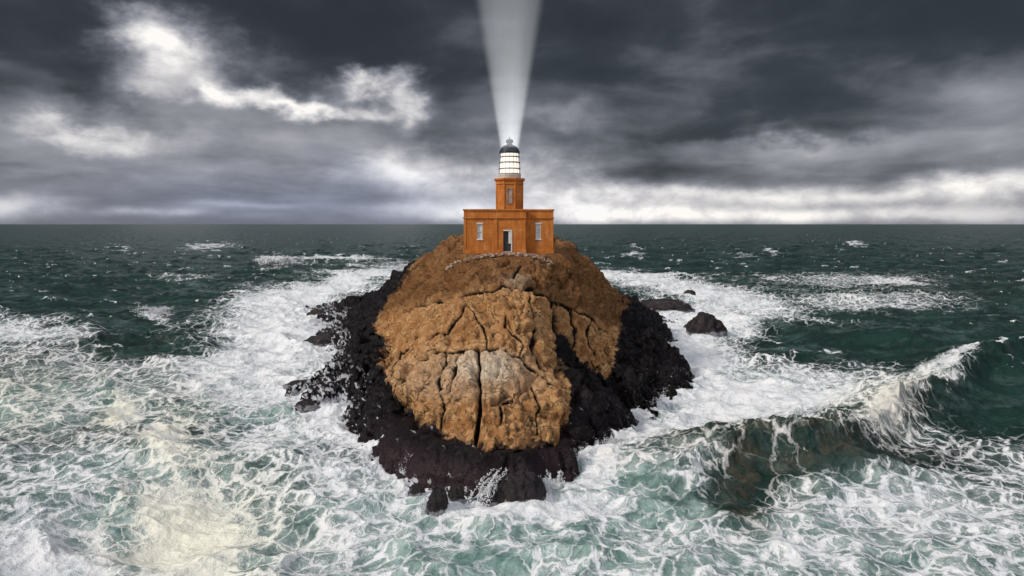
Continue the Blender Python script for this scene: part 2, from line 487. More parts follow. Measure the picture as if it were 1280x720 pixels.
# undercut below the dome rim
rim = np.exp(-((sd + 5) / 7.0) ** 2) * sst(470, 500, PY) * (Y < 75)
D = D - 1.0 * rim
Xd = X + N[..., 0] * D; Yd = Y + N[..., 1] * D; Zd = Z + N[..., 2] * D
keep = Zd > -1.6
V = np.stack([Xd, Yd, Zd], -1).reshape(-1, 3)
me, used = grid_mesh('island_terrain', V, *X.shape, keep=keep)
tone = np.clip(0.5 + 0.5 * fbm(X * 0.25, Y * 0.25, Z * 0.3, 4), 0, 1)
arc_d, _ = seg_dist(PX, PY, [(470,400),(505,388),(545,376),(585,364),(630,356),(668,362),(696,378),(740,396)])
arc_y = np.interp(PX, [470,505,545,585,630,668,696,740,790], [400,388,376,364,356,362,378,398,430])
upper = sst(-4, 8, arc_y - PY + 7 * fbm(X * .4, Y * .4, Z * .4, 3))          # darker brown turf/earth slope above the arch
upper = np.where(Y > 100, 0.8, upper) * (0.78 + 0.22 * sst(-0.25, 0.25, fbm(X * 0.5, Y * 0.25, Z * 0.9, 4)))
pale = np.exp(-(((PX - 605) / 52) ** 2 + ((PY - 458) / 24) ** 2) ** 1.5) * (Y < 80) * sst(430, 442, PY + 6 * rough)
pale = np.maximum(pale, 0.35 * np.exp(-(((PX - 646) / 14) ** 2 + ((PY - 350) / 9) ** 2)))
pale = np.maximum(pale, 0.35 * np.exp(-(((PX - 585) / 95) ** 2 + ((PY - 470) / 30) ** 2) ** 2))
for nm, a in (('brown', brown), ('upper', upper), ('pale', pale), ('crack', CRK), ('tone', tone), ('skirt', skirt * blk)):
    attr(me, nm, a.ravel()[used])

m_rock, b, _ = new_mat('island_rock')
oc = texco('Object')
aB, aU, aP, aC, aT, aS = [attrn(x) for x in ('brown', 'upper', 'pale', 'crack', 'tone', 'skirt')]
n1 = noise(oc, 0.8, 8, 0.62); n2 = noise(oc, 2.6, 6, 0.55); n3 = noise(oc, 14.0, 5, 0.6)
wv = vmath('ADD', oc, vmath('SCALE', noise(oc, 0.9, 4, 0.6, color=True), 1.4))
ve = voro(wv, 0.85); ve2 = voro(wv, 2.6)
lines = clamp(ramp(ve, 0.0, 0.035, 1.0, 0.0) * ramp(n1, 0.42, 0.60) + ramp(ve2, 0.0, 0.05, 0.7, 0.0) * ramp(n2, 0.5, 0.62))
och = mix(ramp(n1, 0.3, 0.65), C(0.36, 0.160, 0.055), C(0.66, 0.390, 0.185))
och = mix(ramp(n2, 0.35, 0.62), mix(0.45, och, C(0.15, 0.060, 0.018)), och)
och = mix(ramp(aT, 0.45, 0.75) * 0.5, och, C(0.30, 0.135, 0.048))
earth = mix(ramp(n2, 0.3, 0.7), C(0.055, 0.022, 0.009), C(0.185, 0.078, 0.027))
earth = mix(ramp(n1, 0.55, 0.75) * 0.6, earth, C(0.34, 0.155, 0.052))
oxr, oyr, ozr = sep(oc)
drip = noise(comb(oxr * 1.6, oyr * 1.6, ozr * 0.22), 1.0, 6, 0.6)
och = mix(ramp(drip, 0.52, 0.66) * ramp(ozr, 8.5, 3.0) * 0.8, och, C(0.035, 0.018, 0.010))
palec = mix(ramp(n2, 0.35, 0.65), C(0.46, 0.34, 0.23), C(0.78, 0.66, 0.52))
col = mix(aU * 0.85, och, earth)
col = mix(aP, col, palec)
col = mix(ramp(n3, 0.58, 0.70) * 0.35, col, C(0.05, 0.028, 0.014))
col = mix(clamp(lines * 0.85), col, C(0.018, 0.012, 0.008))
col = mix(clamp(ramp(aC, 0.25, 0.75) * 1.0), col, C(0.010, 0.007, 0.005))
black = mix(ramp(n1, 0.35, 0.7), C(0.003, 0.002, 0.0028), C(0.014, 0.009, 0.011))
black = mix(aS * ramp(sep(oc)[2], 2.6, 1.2) * 0.9, black, mix(n2, C(0.018, 0.010, 0.013), C(0.046, 0.026, 0.032)))
black = mix(ramp(n3, 0.6, 0.75) * 0.22, black, C(0.04, 0.028, 0.028))
edge = clamp(ramp(aB + (n2 - 0.5) * 0.8 + (n1 - 0.5) * 0.6, 0.34, 0.68))
# wave wash: run-off of foam in the hollows low on the black rock
ox, oy, oz = sep(oc)
wash = noise(comb(ox * 1.5 + oy * 0.9, oy * 0.22 - ox * 0.22, oz * 1.2), 1.3, 7, 0.62)
left = ramp(ox, -13.0, -19.0) * ramp(oz, 5.5, 2.5)
low = ramp(oz, 1.1, 0.25)
washm = clamp(ramp(wash + low * 0.08 + left * 0.13, 0.64, 0.70)) * (1.0 - edge) * ramp(oz, 4.5, 2.0)
cfin = mix(edge, black, col)
cfin = mix(washm * 0.85, cfin, C(0.62, 0.63, 0.68))
setin(b, 'Base Color', cfin)
setin(b, 'Roughness', mix(edge, C(.4, .4, .4), C(.9, .9, .9)))
b.inputs['Specular IOR Level'].default_value = 0.14
hgt = n2 * 0.30 + n3 * 0.04 + n1 * 0.8 - lines * 0.30
setin(b, 'Normal', bump(hgt, 1.0, 0.42))
isl = link('island_terrain', me, m_rock, kind='structure')
isl['label'] = 'steep ochre brown rock islet with cracked dome and black wet foot'

# ------------------------------------------------------------------ ocean
def ocean(N_, L_, lam0, wdir, rms, chop, spread=2.0, cut=None, seed=1, pk=None):
    r = np.random.default_rng(seed)
    k1 = 2 * pi * np.fft.fftfreq(N_, L_ / N_)
    KXX, KYY = np.meshgrid(k1, k1)
    K = np.hypot(KXX, KYY); K[0, 0] = 1
    kp = 2 * pi / lam0
    sp = np.exp(-1.25 * (kp / K) ** 2) * K ** -4.0
    sp[0, 0] = 0
    cosd = (KXX * wdir[0] + KYY * wdir[1]) / K
    sp *= (0.08 + np.abs(cosd) ** spread)
    if cut: sp *= np.exp(-(K * cut) ** 2)
    ph = r.normal(size=(N_, N_)) + 1j * r.normal(size=(N_, N_))
    h = ph * np.sqrt(sp)
    ht = np.fft.ifft2(h).real
    s = rms / ht.std()
    dx = np.fft.ifft2(-1j * KXX / K * h).real * s * chop
    dy = np.fft.ifft2(-1j * KYY / K * h).real * s * chop
    ht = ht * s
    dxx = np.gradient(dx, L_ / N_, axis=1); dyy = np.gradient(dy, L_ / N_, axis=0)
    dxy = np.gradient(dx, L_ / N_, axis=0)
    J = (1 - dxx) * (1 - dyy) - dxy ** 2     # <1 where crests bunch up (sign handled below)
    J2 = (1 + dxx) * (1 + dyy) - dxy ** 2
    # keep the sign that bunches at crests
    if np.corrcoef(ht.ravel(), J2.ravel())[0, 1] > 0:
        dx, dy, J2 = -dx, -dy, J
    return ht, dx, dy, J2
def samp(Zt, L_, x, y, rot=0.0):
    n_ = Zt.shape[0]
    c, s = math.cos(rot), math.sin(rot)
    fx = ((x * c + y * s) / L_ * n_) % n_; fy = ((-x * s + y * c) / L_ * n_) % n_
    i = np.floor(fx).astype(int) % n_; j = np.floor(fy).astype(int) % n_
    u = fx - np.floor(fx); v = fy - np.floor(fy); i2 = (i + 1) % n_; j2 = (j + 1) % n_
    return (Zt[j, i] * (1 - u) + Zt[j, i2] * u) * (1 - v) + (Zt[j2, i] * (1 - u) + Zt[j2, i2] * u) * v

oA = ocean(1024, 331.0, 34.0, (-0.45, -0.89), 0.55, 1.1, 2.0, cut=0.28, seed=3)
oB = ocean(1024, 97.0, 7.0, (-0.2, -0.98), 0.16, 1.1, 1.0, cut=0.06, seed=5)

# angular fan that is dense over the bay and coarse behind
az_f = np.linspace(radians(-41), radians(41), 1250)
az_l = np.linspace(radians(-180), radians(-41), 60)[:-1]; az_r = np.linspace(radians(41), radians(180), 60)[1:-1]
azs = np.concatenate([az_l, az_f, az_r])
dep = np.concatenate([np.linspace(radians(80), radians(31), 25)[:-1], np.linspace(radians(31), radians(0.25), 900)[:-1],
                      radians(0.25) * (0.02 / 0.25) ** np.linspace(0, 1, 24)])
rs = CH / np.tan(dep)
AZ, RS = np.meshgrid(azs, rs)
sx = RS * np.sin(AZ); sy = RS * np.cos(AZ)
fade = np.clip(1500.0 / RS, 0, 1)
fadeB = np.clip(260.0 / RS, 0, 1)
near = np.clip(RS / 40.0, 0, 1)
hz = samp(oA[0], 331.0, sx, sy, 0.1) * fade; hx = samp(oA[1], 331.0, sx, sy, 0.1) * fade; hy = samp(oA[2], 331.0, sx, sy, 0.1) * fade
bz = samp(oB[0], 97.0, sx, sy, 0.5) * fadeB; bxx = samp(oB[1], 97.0, sx, sy, 0.5) * fadeB; byy = samp(oB[2], 97.0, sx, sy, 0.5) * fadeB
JA = samp(oA[3], 331.0, sx, sy, 0.1); JB = samp(oB[3], 97.0, sx, sy, 0.5)
SPX, SPY = proj(sx, sy, 0 * sx)
SPX = np.where(sy > 5, SPX, -9999)
hb = bilin(HC, -80, 0.25, 36, 0.25, sx, sy)
inr = (sx > -79) & (sx < 59) & (sy > 37) & (sy < 191)
hb = np.where(inr, hb, -8)
shal = np.exp(-(np.clip(-hb, 0, 50) / 1.6) ** 1.0)            # 1 at the shoreline
calm = 1 - 0.65 * sst(-4, -0.5, hb)
zs = (hz * calm + bz * (1 + 0.6 * shal))
dxs = (hx * calm + bxx); dys = (hy * calm + byy)

foam = np.zeros(sx.shape); aer = np.zeros(sx.shape); sand = np.zeros(sx.shape); cream = np.zeros(sx.shape); extra = np.zeros(sx.shape)
nz = fbm(sx * 0.05, sy * 0.05, 0.5 + 0 * sx, 4); nz2 = fbm(sx * 0.17, sy * 0.17, 2.5 + 0 * sx, 4)
qx = SPX + 26 * nz + 10 * nz2; qy = SPY + 9 * nz2 + 6 * nz
def eg(px, py, rx, ry, pw=1.5, rot=0.0):
    c, s = math.cos(radians(rot)), math.sin(radians(rot))
    ax = qx - px; ay = qy - py
    u = (ax * c + ay * s) / rx; v = (-ax * s + ay * c) / ry
    return np.exp(-(u * u + v * v) ** pw)
def add(A, v): np.maximum(A, v, out=A)
for (a, b_, c, d_, amt, rot) in [
    (345,430,130,62,1.0,-20),(440,350,90,14,.95,-10),(370,372,110,22,.95,-12),(420,520,70,50,.98,30),(300,480,120,40,.80,0),
    (500,590,80,40,.85,35),(230,455,110,26,.70,0),(50,420,130,20,.74,5),(196,396,26,9,.62,25),(120,455,120,20,.6,0),
    (60,510,160,60,.52,0),(60,690,170,60,.88,0),(245,660,75,70,1.1,0),(160,520,26,26,1.1,0),(225,560,40,60,.85,-35),
    (420,600,120,60,.66,20),(360,540,90,40,.72,0),(400,680,110,60,.66,0),(620,640,150,24,.98,0),(560,690,120,40,.5,0),(750,585,80,22,.9,-35),
    (700,640,120,24,.85,-10),(850,450,110,60,.98,0),(880,400,90,26,.95,0),(820,352,90,10,.95,5),(900,372,110,18,.85,8),(920,500,150,40,.95,0),
    (830,540,100,30,.90,-20),(1030,505,140,26,.95,-5),(1000,470,120,20,.8,0),(1080,375,140,14,.55,0),(1060,350,120,10,.5,0),(960,395,110,14,.62,8),(1120,352,60,5,.7,0),
    (1150,480,60,14,.95,-28),(1235,445,70,7,.85,-18),(1110,525,60,30,.9,-30),
    (950,600,200,50,.55,0),(1160,640,190,50,.70,0),(860,680,200,50,.58,0),(1040,700,160,40,.62,0),(700,690,120,30,.50,0),(1240,520,60,26,.30,0),(1270,590,60,30,.6,0),
    (345,327,22,7,1.0,0),(430,324,50,3.5,.9,0),(385,326,30,4,.7,0),(260,308,34,2.6,.8,-5),(155,311,12,2.5,.7,0),(230,347,40,3,.5,0),(1068,304,14,2.5,.8,0),(965,313,8,2.5,.7,0),
    (965,347,22,2.6,.8,0),(1120,349,24,3,.7,0),(790,318,14,3,.7,0),(795,309,10,2,.6,0),(930,320,30,2,.4,0),(940,345,70,3,.4,0)]:
    add(foam, amt * eg(a, b_, c, d_, 1.3, rot))
add(foam, 0.50 * sst(470, 560, SPY + 20 * nz) * (1 - sst(0.0, 0.35, -nz - 0.15)))
add(foam, 0.46 * sst(395, 440, SPY + 20 * nz) * sst(520, 380, SPX))
for (a, b_, c, d_, amt, rot) in [(178,436,62,16,.75,-4),(265,432,50,12,.6,0),(330,345,60,6,.35,0),(1060,440,100,22,.95,2),(1000,430,60,14,.8,0),(1230,505,90,38,.85,0),
    (1060,590,110,18,.80,-5),(925,620,34,46,.75,20),(880,560,40,14,.5,0),(560,705,90,24,.45,0),(1200,440,40,16,.6,0),(740,690,60,30,.3,0)]:
    foam *= 1 - amt * eg(a, b_, c, d_, 1.3, rot)
foam = np.where(SPY < 300, 0, foam)
add(foam, np.clip(shal * 1.15, 0, 1) * sst(-0.1, 0.1, 0.35 + nz2))
for (a, b_, c, d_, amt, rot) in [(460,640,240,60,.9,0),(300,560,150,80,.6,0),(900,500,200,50,.85,0),(800,600,200,50,.6,0),(1060,640,260,60,.75,0),(230,600,90,60,.8,0),(80,600,150,80,.55,0),(420,450,100,60,.5,0),(1020,460,160,20,.5,0),
    (60,520,160,50,.4,0),(860,440,80,40,.6,0),(640,690,1000,100,.92,0),(700,610,260,60,.9,0),(60,500,220,70,.85,0),(160,640,220,100,.95,0),(330,500,160,60,.8,0)]:
    add(aer, amt * eg(a, b_, c, d_, 1.1, rot))
for (a, b_, c, d_, amt, rot) in [(1060,582,130,20,1.0,-6),(925,600,50,50,.9,15),(880,565,80,22,.8,-5),(1110,540,60,26,.8,-30),(940,650,36,30,.8,0),(60,470,140,34,.55,0),(60,540,130,30,.5,0),(560,600,20,6,.0,0),(800,580,60,16,.4,0),(1150,360,140,20,.25,0)]:
    add(sand, amt * eg(a, b_, c, d_, 1.2, rot))
for (a, b_, c, d_, amt, rot) in [(230,560,50,70,.8,-30),(150,520,34,26,1,0),(250,660,100,70,.9,0),(1090,520,80,30,.45,-25),(20,500,60,40,.5,0)]:
    add(cream, amt * eg(a, b_, c, d_, 1.2, rot))
dk = np.zeros(sx.shape)
for (a, b_, c, d_, amt, rot) in [(1080,580,120,20,1.0,-8),(925,615,36,52,.95,15),(1000,575,60,14,.7,0),(1240,500,80,40,.9,0),(180,437,60,15,.9,0),(1050,440,110,20,.9,0)]:
    add(dk, amt * eg(a, b_, c, d_, 1.3, rot))
aer *= 1 - 0.9 * dk; foam *= 1 - 0.55 * dk
add(foam, 0.66 * eg(1130, 510, 80, 18, 1.3, -30)); add(foam, 0.9 * eg(1180, 470, 60, 9, 1.3, -30))
add(foam, 1.0 * np.exp(-((SPX - 347) / 20) ** 2 - ((SPY - 329) / 6) ** 2)); add(foam, 0.9 * np.exp(-((SPX - 420) / 55) ** 2 - ((SPY - 324) / 3) ** 2))
# whitecaps where crests break (in the dark open water)
q1, q2 = np.percentile(oA[3], [6.0, 1.5]); q3, q4 = np.percentile(oB[3], [5.0, 1.0])
caps = sst(q1, q2, JA) * 1.0 * sst(50, 120, RS) * np.clip(420 / RS, 0.35, 1)
caps = np.maximum(caps, 0.8 * sst(q3, q4, JB) * sst(0.1, 0.7, hz))
add(foam, 0.60 * caps * sst(-0.15, 0.2, nz + 0.1))

# the big breaking waves: crest lines in world space, steep on the camera side
def crest(line, zc, height, front_w, back_w, taper=True):
    global zs, dys, dxs
    pl = [G(a, b_, zc)[:2] for a, b_ in line]
    jx = sx + 1.8 * nz; jy = sy + 1.8 * nz + 0.7 * nz2
    d_, par = seg_dist(jx, jy, pl)
    # side: sign relative to the polyline (y of line at this x)
    lx = np.array([p[0] for p in pl]); ly = np.array([p[1] for p in pl])
    o = np.argsort(lx); yl = np.interp(jx, lx[o], ly[o])
    back = jy > yl
    wdt = np.where(back, back_w, front_w)
    prof = np.exp(-np.abs(d_ / wdt) ** 1.4)
    tp = np.clip(np.sin(np.clip(par, 0.0, 1.0) * pi) * 1.6 + 0.05, 0, 1) if taper else 1
    hgt_ = height * prof * tp
    hgt_ = hgt_ * (1 + 0.30 * fbm(sx * 0.35, sy * 0.35, 3.0 + 0 * sx, 5, 0.6) + 0.10 * fbm(sx * 1.4, sy * 1.4, 5.0 + 0 * sx, 3, 0.6))
    zs = zs + hgt_
    dys = dys - 0.35 * hgt_            # lean forward
    return prof * tp * (d_ < 60)
c1 = crest([(800,590),(860,565),(940,548),(1040,540),(1110,512),(1160,478),(1200,452),(1290,425),(1400,395)], 2.0, 3.1, 2.5, 7.5)
c2 = crest([(80,428),(150,418),(200,412),(260,424),(300,434)], 1.5, 1.8, 3.0, 6.0)
c3 = crest([(130,512),(160,520),(215,548),(245,575),(250,615)], 1.0, 1.2, 2.2, 4.0)
c4 = crest([(960,408),(1040,412),(1120,420),(1180,430)], 1.2, 1.6, 4.0, 8.0)
c5 = crest([(325,328),(345,325),(440,325),(480,327)], 2.0, 2.6, 9.0, 14.0)
# swash climbing the rock and lumps in the thick foam
lump = fbm(sx * 0.5, sy * 0.5, 1.0 + 0 * sx, 5, 0.6)
zs = zs + shal * (0.0 + 0.8 * fbm(sx * 0.45, sy * 0.45, 7.0 + 0 * sx, 4)) + 0.22 * foam * lump * np.clip(160 / RS, 0, 1)
zs = np.where(RS < 30, zs * near, zs)
seaV = np.stack([sx + dxs, sy + dys, zs], -1).reshape(-1, 3)
sm, _ = grid_mesh('sea', seaV, *sx.shape, wrap=True)
for nm, a in (('foam', foam), ('aer', aer), ('sand', sand), ('cream', cream)):
    attr(sm, nm, a)

m_sea, b, _ = new_mat('sea_water')
oc = texco('Object')
ox, oy, oz = sep(oc)
fD, fA, fS, fC = [attrn(x) for x in ('foam', 'aer', 'sand', 'cream')]
dist = E.m('SQRT', ox * ox + oy * oy)
xy = comb(ox, oy, oz * 0.4)
wc = noise(xy, 0.35, 5, 0.6, color=True)
wxy = vmath('ADD', xy, vmath('SCALE', vmath('SUBTRACT', wc, (0.5, 0.5, 0.5)), 3.0))
wc2 = noise(xy, 1.6, 4, 0.6, color=True)
wxy2 = vmath('ADD', wxy, vmath('SCALE', vmath('SUBTRACT', wc2, (0.5, 0.5, 0.5)), 0.6))
e1 = voro(wxy2, 0.36, dim='2D'); e2 = voro(wxy2, 0.80, dim='2D'); e3 = voro(vmath('ADD', wxy2, (3.3, 1.1, 0)), 2.3, dim='2D')
f_n = noise(wxy, 0.6, 7, 0.62); f_f = noise(xy, 4.0, 5, 0.6)
lmod = noise(xy, 0.22, 3, 0.5)
lace = emax(emax(ramp(e1, 0.0, 0.15, 1.0, 0.0), ramp(e2, 0.0, 0.19, 0.88, 0.0) * ramp(lmod, 0.3, 0.55, 0.6, 1.0)), ramp(e3, 0.0, 0.20, 0.60, 0.0, False) * ramp(f_n, 0.35, 0.55, 0.55, 1.0))
field = lace * 0.50 + f_n * 0.42 + f_f * 0.16 + (noise(xy, 0.13, 5, 0.6) - 0.5) * 0.75           # about 0.2 .. 1
th = 0.97 - fD * 0.86
fm = ramp(field, th - 0.21, th + 0.23)
fm = fm * ramp(fD, 0.03, 0.22)
nL = noise(oc, 0.12, 5, 0.6)
deep = mix(ramp(nL, 0.3, 0.7), C(0.004, 0.017, 0.014), C(0.011, 0.042, 0.033))
fleck = noise(comb(ox * 0.16, oy * 0.30, 0.0), 1.0, 9, 0.68)
fleck2 = noise(comb(ox * 0.035 + oy * 0.01, oy * 0.06, 0.0), 1.0, 6, 0.6)
deep = mix(ramp(fleck + (fleck2 - 0.5) * 0.8, 0.48, 0.72) * 0.6, deep, C(0.085, 0.135, 0.128))
deep = mix(ramp(fleck + (fleck2 - 0.5) * 0.5, 0.66, 0.74) * 0.6, deep, C(0.30, 0.34, 0.35))
aqua = mix(ramp(f_n, 0.3, 0.7), C(0.14, 0.26, 0.235), C(0.46, 0.62, 0.585))
aa = clamp(ramp(fA + (nL - 0.5) * 0.6 + (f_n - 0.5) * 0.7, 0.25, 1.05) * 0.85 + ramp(fD, 0.6, 1.0) * 0.25)
wat = mix(aa, deep, aqua)
brn = mix(ramp(f_n, 0.35, 0.7), C(0.006, 0.005, 0.004), C(0.085, 0.066, 0.044))
milk = clamp(ramp(fD + (f_n - 0.5) * 0.5, 0.30, 0.95)) * 0.85
wat = mix(milk, wat, mix(f_n, C(0.34, 0.42, 0.43), C(0.62, 0.66, 0.69)))
wat = mix(clamp(fS * ramp(nL + f_n, 0.75, 1.2) * 0.85), wat, brn)
fcol = mix(ramp(f_n * 0.6 + f_f * 0.4, 0.32, 0.60), C(0.58, 0.63, 0.67), C(0.86, 0.86, 0.88))
fcol = mix(clamp(fC * 0.75), fcol, C(0.90, 0.87, 0.68))
fcol = mix(clamp(fS * 0.5), fcol, C(0.48, 0.42, 0.33))
setin(b, 'Base Color', mix(fm, wat, fcol))
setin(b, 'Roughness', fm * 0.5 + 0.30)
b.inputs['IOR'].default_value = 1.33
setin(b, 'Specular IOR Level', 0.26 - fm * 0.14)
wn = noise(comb(ox, oy * 1.3, 0.0), 1.1, 7, 0.6); wn2 = noise(comb(ox, oy, 0.0), 4.5, 4, 0.6)
hh = wn * 0.8 + wn2 * 0.16 + fm * 0.12 + fm * f_f * 0.12
setin(b, 'Normal', bump(hh, 0.9, 0.42))
sea = link('sea', sm, m_sea, kind='structure')
sea['label'] = 'stormy dark green sea streaked with white foam'

# ------------------------------------------------------------------ simple mesh parts
class MB:
    def __init__(s): s.bm = bmesh.new()
    def box(s, x0, x1, y0, y1, z0, z1, bev=0.0):
        vs = [s.bm.verts.new((x, y, z)) for x in (x0, x1) for y in (y0, y1) for z in (z0, z1)]
        fs = [(0,1,3,2),(4,6,7,5),(0,4,5,1),(2,3,7,6),(0,2,6,4),(1,5,7,3)]
        faces = [s.bm.faces.new([vs[i] for i in f]) for f in fs]
        if bev:
            ed = list({e for f in faces for e in f.edges})
            bmesh.ops.bevel(s.bm, geom=ed, offset=bev, segments=1, affect='EDGES', profile=0.5)
        return s
    def lathe(s, prof, n=24, cx=0, cy=0, rot=0.0, cap=True):
        rings = []
        for r, z in prof:
            rings.append([s.bm.verts.new((cx + r * math.cos(2*pi*i/n + rot), cy + r * math.sin(2*pi*i/n + rot), z)) for i in range(n)])
        for a, b_ in zip(rings[:-1], rings[1:]):
            for i in range(n):
                s.bm.faces.new((a[i], a[(i+1) % n], b_[(i+1) % n], b_[i]))
        if cap:
            s.bm.faces.new(rings[0][::-1]); s.bm.faces.new(rings[-1])
        return s
    def build(s, name, mat, parent=None, smooth=False, **props):
        me = bpy.data.meshes.new(name)
        bmesh.ops.recalc_face_normals(s.bm, faces=s.bm.faces)
        s.bm.to_mesh(me); s.bm.free()
        if smooth:
            for p in me.polygons: p.use_smooth = True
        return link(name, me, mat, parent, **props)

def plain(name, c1, c2, rough, scale=3.0, bumps=0.3, metal=0.0, emit=None):
    m, b, _ = new_mat(name)
    oc = texco('Object')
    n = noise(oc, scale, 6, 0.62); n2 = noise(oc, scale * 7, 4, 0.6)
    setin(b, 'Base Color', mix(ramp(n, 0.3, 0.7), C(*c1), C(*c2)))
    b.inputs['Roughness'].default_value = rough; b.inputs['Metallic'].default_value = metal
    if bumps: setin(b, 'Normal', bump(n * 0.6 + n2 * 0.4, bumps, 0.05))
    if emit:
        b.inputs['Emission Color'].default_value = (*emit[0], 1); b.inputs['Emission Strength'].default_value = emit[1]
    return m

# masonry paint: rust orange, streaked by rain, with faint courses of blocks
m_wall, b, _ = new_mat('rust_orange_masonry')
oc = texco('Object'); ox, oy, oz = sep(oc)
n1 = noise(oc, 0.9, 7, 0.65); n2 = noise(oc, 7.0, 6, 0.65)
stre = noise(comb(ox * 4.0, oy * 4.0, oz * 0.45), 1.0, 6, 0.6)
base = mix(ramp(n1, 0.3, 0.7), C(0.44, 0.125, 0.016), C(0.64, 0.215, 0.032))
base = mix(ramp(stre, 0.45, 0.70) * 0.45, base, C(0.20, 0.050, 0.014))
base = mix(ramp(n2, 0.56, 0.70) * 0.5, base, C(0.66, 0.30, 0.12))
base = mix(ramp(n1 + (n2 - 0.5) * 0.5, 0.60, 0.66) * 0.5, base, C(0.52, 0.34, 0.22))
crs = E.m('PINGPONG', oz * 1.0, 0.225)
joint = ramp(crs, 0.0, 0.014, 1.0, 0.0)
base = mix(joint * 0.35, base, C(0.20, 0.055, 0.018))
setin(b, 'Base Color', base); b.inputs['Roughness'].default_value = 0.85
setin(b, 'Normal', bump(n2 * 0.5 + n1 * 0.5 - joint * 0.3, 0.5, 0.06))
m_white = plain('weathered_white_paint', (0.62, 0.60, 0.56), (0.82, 0.80, 0.77), 0.6, 4)
m_roof = plain('roof_screed', (0.20, 0.10, 0.06), (0.30, 0.17, 0.11), 0.9, 2)
m_dark = plain('dark_opening_timber', (0.018, 0.022, 0.030), (0.04, 0.045, 0.055), 0.5, 6)
m_iron = plain('black_blue_lantern_iron', (0.012, 0.015, 0.026), (0.035, 0.040, 0.060), 0.35, 6, 0.2)
m_rail = plain('grey_lantern_iron', (0.13, 0.12, 0.13), (0.22, 0.20, 0.20), 0.45, 6, 0.2)
m_pane = plain('pale_window_glass', (0.50, 0.52, 0.54), (0.70, 0.71, 0.72), 0.15, 2, 0.1)
m_lens = plain('lit_fresnel_lens', (0.8, 0.78, 0.74), (0.9, 0.88, 0.84), 0.2, 3, 0.0, emit=((1.0, 0.90, 0.78), 0.40))
m_glass, b, _ = new_mat('lantern_glass')
b.inputs['Base Color'].default_value = (0.95, 0.96, 0.96, 1); b.inputs['Roughness'].default_value = 0.06
b.inputs['Alpha'].default_value = 0.22
m_stone = plain('pale_rubble_stone', (0.24, 0.15, 0.11), (0.50, 0.38, 0.30), 0.9, 1.3, 0.6)

lh = bpy.data.objects.new('lighthouse', None); COL.objects.link(lh)
LX, LY, LZ = -0.31, 85.0, BZ
lh.location = (LX, LY, LZ)
lh['label'] = 'rust orange lighthouse with square tower base and glowing white lantern on top of the rock'
lh['category'] = 'lighthouse'

def facade(mb, x0, x1, y0, y1, z0, z1, holes):
    """wall slab with rectangular openings (xa, xb, za, zb), no overlaps"""
    x = x0
    for xa, xb, za, zb in sorted(holes):
        mb.box(x, xa, y0, y1, z0, z1)
        if za > z0: mb.box(xa, xb, y0, y1, z0, za)
        mb.box(xa, xb, y0, y1, zb, z1)
        x = xb
    mb.box(x, x1, y0, y1, z0, z1)

xl, xm, xr = -5.67, 2.02, 5.50          # local x of the facade's edges
TOP = 5.36
mb = MB()
wl = (-4.00, -3.36); wr = (3.30, 3.92); dr = (-0.78, 0.18)
facade(mb, xl, xm, 0, 0.4, 0, TOP, [(wl[0], wl[1], 1.75, 3.62), (dr[0], dr[1], 0.25, 2.75)])
facade(mb, xm + 0.003, xr, 0.85, 1.25, 0, TOP, [(wr[0], wr[1], 1.75, 3.62)])
mb.box(xm - 0.4, xm - 0.002, 0.402, 1.25, 0, TOP)
mb.box(xl, xl + 0.4, 0.402, 8.0, 0, TOP); mb.box(xr - 0.4, xr, 1.252, 8.0, 0, TOP)
mb.box(xl + 0.402, xr - 0.402, 7.6, 8.0, 0, TOP)
mb.build('wall', m_wall, lh)
# trim: plinth, string course, coping, pilaster
mb = MB()
for (a, b2, y) in ((xl - 0.10, xm + 0.10, 0.0), (xm + 0.104, xr + 0.10, 0.85)):
    yb = y + 0.3
    mb.box(a, b2, y - 0.16, y - 0.003, 4.30, 4.46, 0.02)
    mb.box(a, b2, y - 0.14, yb + 0.2, TOP - 0.10, TOP + 0.10, 0.03)
    if y == 0.0:
        mb.box(a + 0.02, dr[0] - 0.2, y - 0.12, y - 0.003, -0.3, 0.42, 0.03); mb.box(dr[1] + 0.2, b2, y - 0.12, y - 0.003, -0.3, 0.42, 0.03)
    else:
        mb.box(a, b2, y - 0.12, y - 0.003, -0.3, 0.42, 0.03)
mb.box(xl - 0.12, xl - 0.003, -0.10, 8.1, TOP - 0.10, TOP + 0.10, 0.03)
mb.box(xl - 0.12, xl - 0.003, -0.10, 8.1, 4.30, 4.46, 0.02)
mb.box(xr + 0.003, xr + 0.12, 0.9, 8.1, TOP - 0.10, TOP + 0.10, 0.03)
mb.box(xr + 0.003, xr + 0.12, 0.9, 8.1, 4.30, 4.46, 0.02)
mb.box(-1.78, -1.50, -0.08, -0.003, 0.44, 4.28, 0.02)
mb.box(xl + 0.0, xl + 0.30, -0.06, -0.003, 0.44, 4.28, 0.02)
mb.box(xm - 0.32, xm + 0.0, -0.06, -0.003, 0.44, 4.28, 0.02)
mb.box(xr - 0.30, xr + 0.0, 0.79, 0.847, 0.44, 4.28, 0.02)
mb.build('cornice', m_wall, lh)
mb = MB(); mb.box(xl + 0.403, xr - 0.403, 1.254, 7.597, TOP - 0.55, TOP - 0.35); mb.box(xl + 0.403, xm - 0.403, 0.403, 1.2535, TOP - 0.55, TOP - 0.35)
mb.build('roof', m_roof, lh)

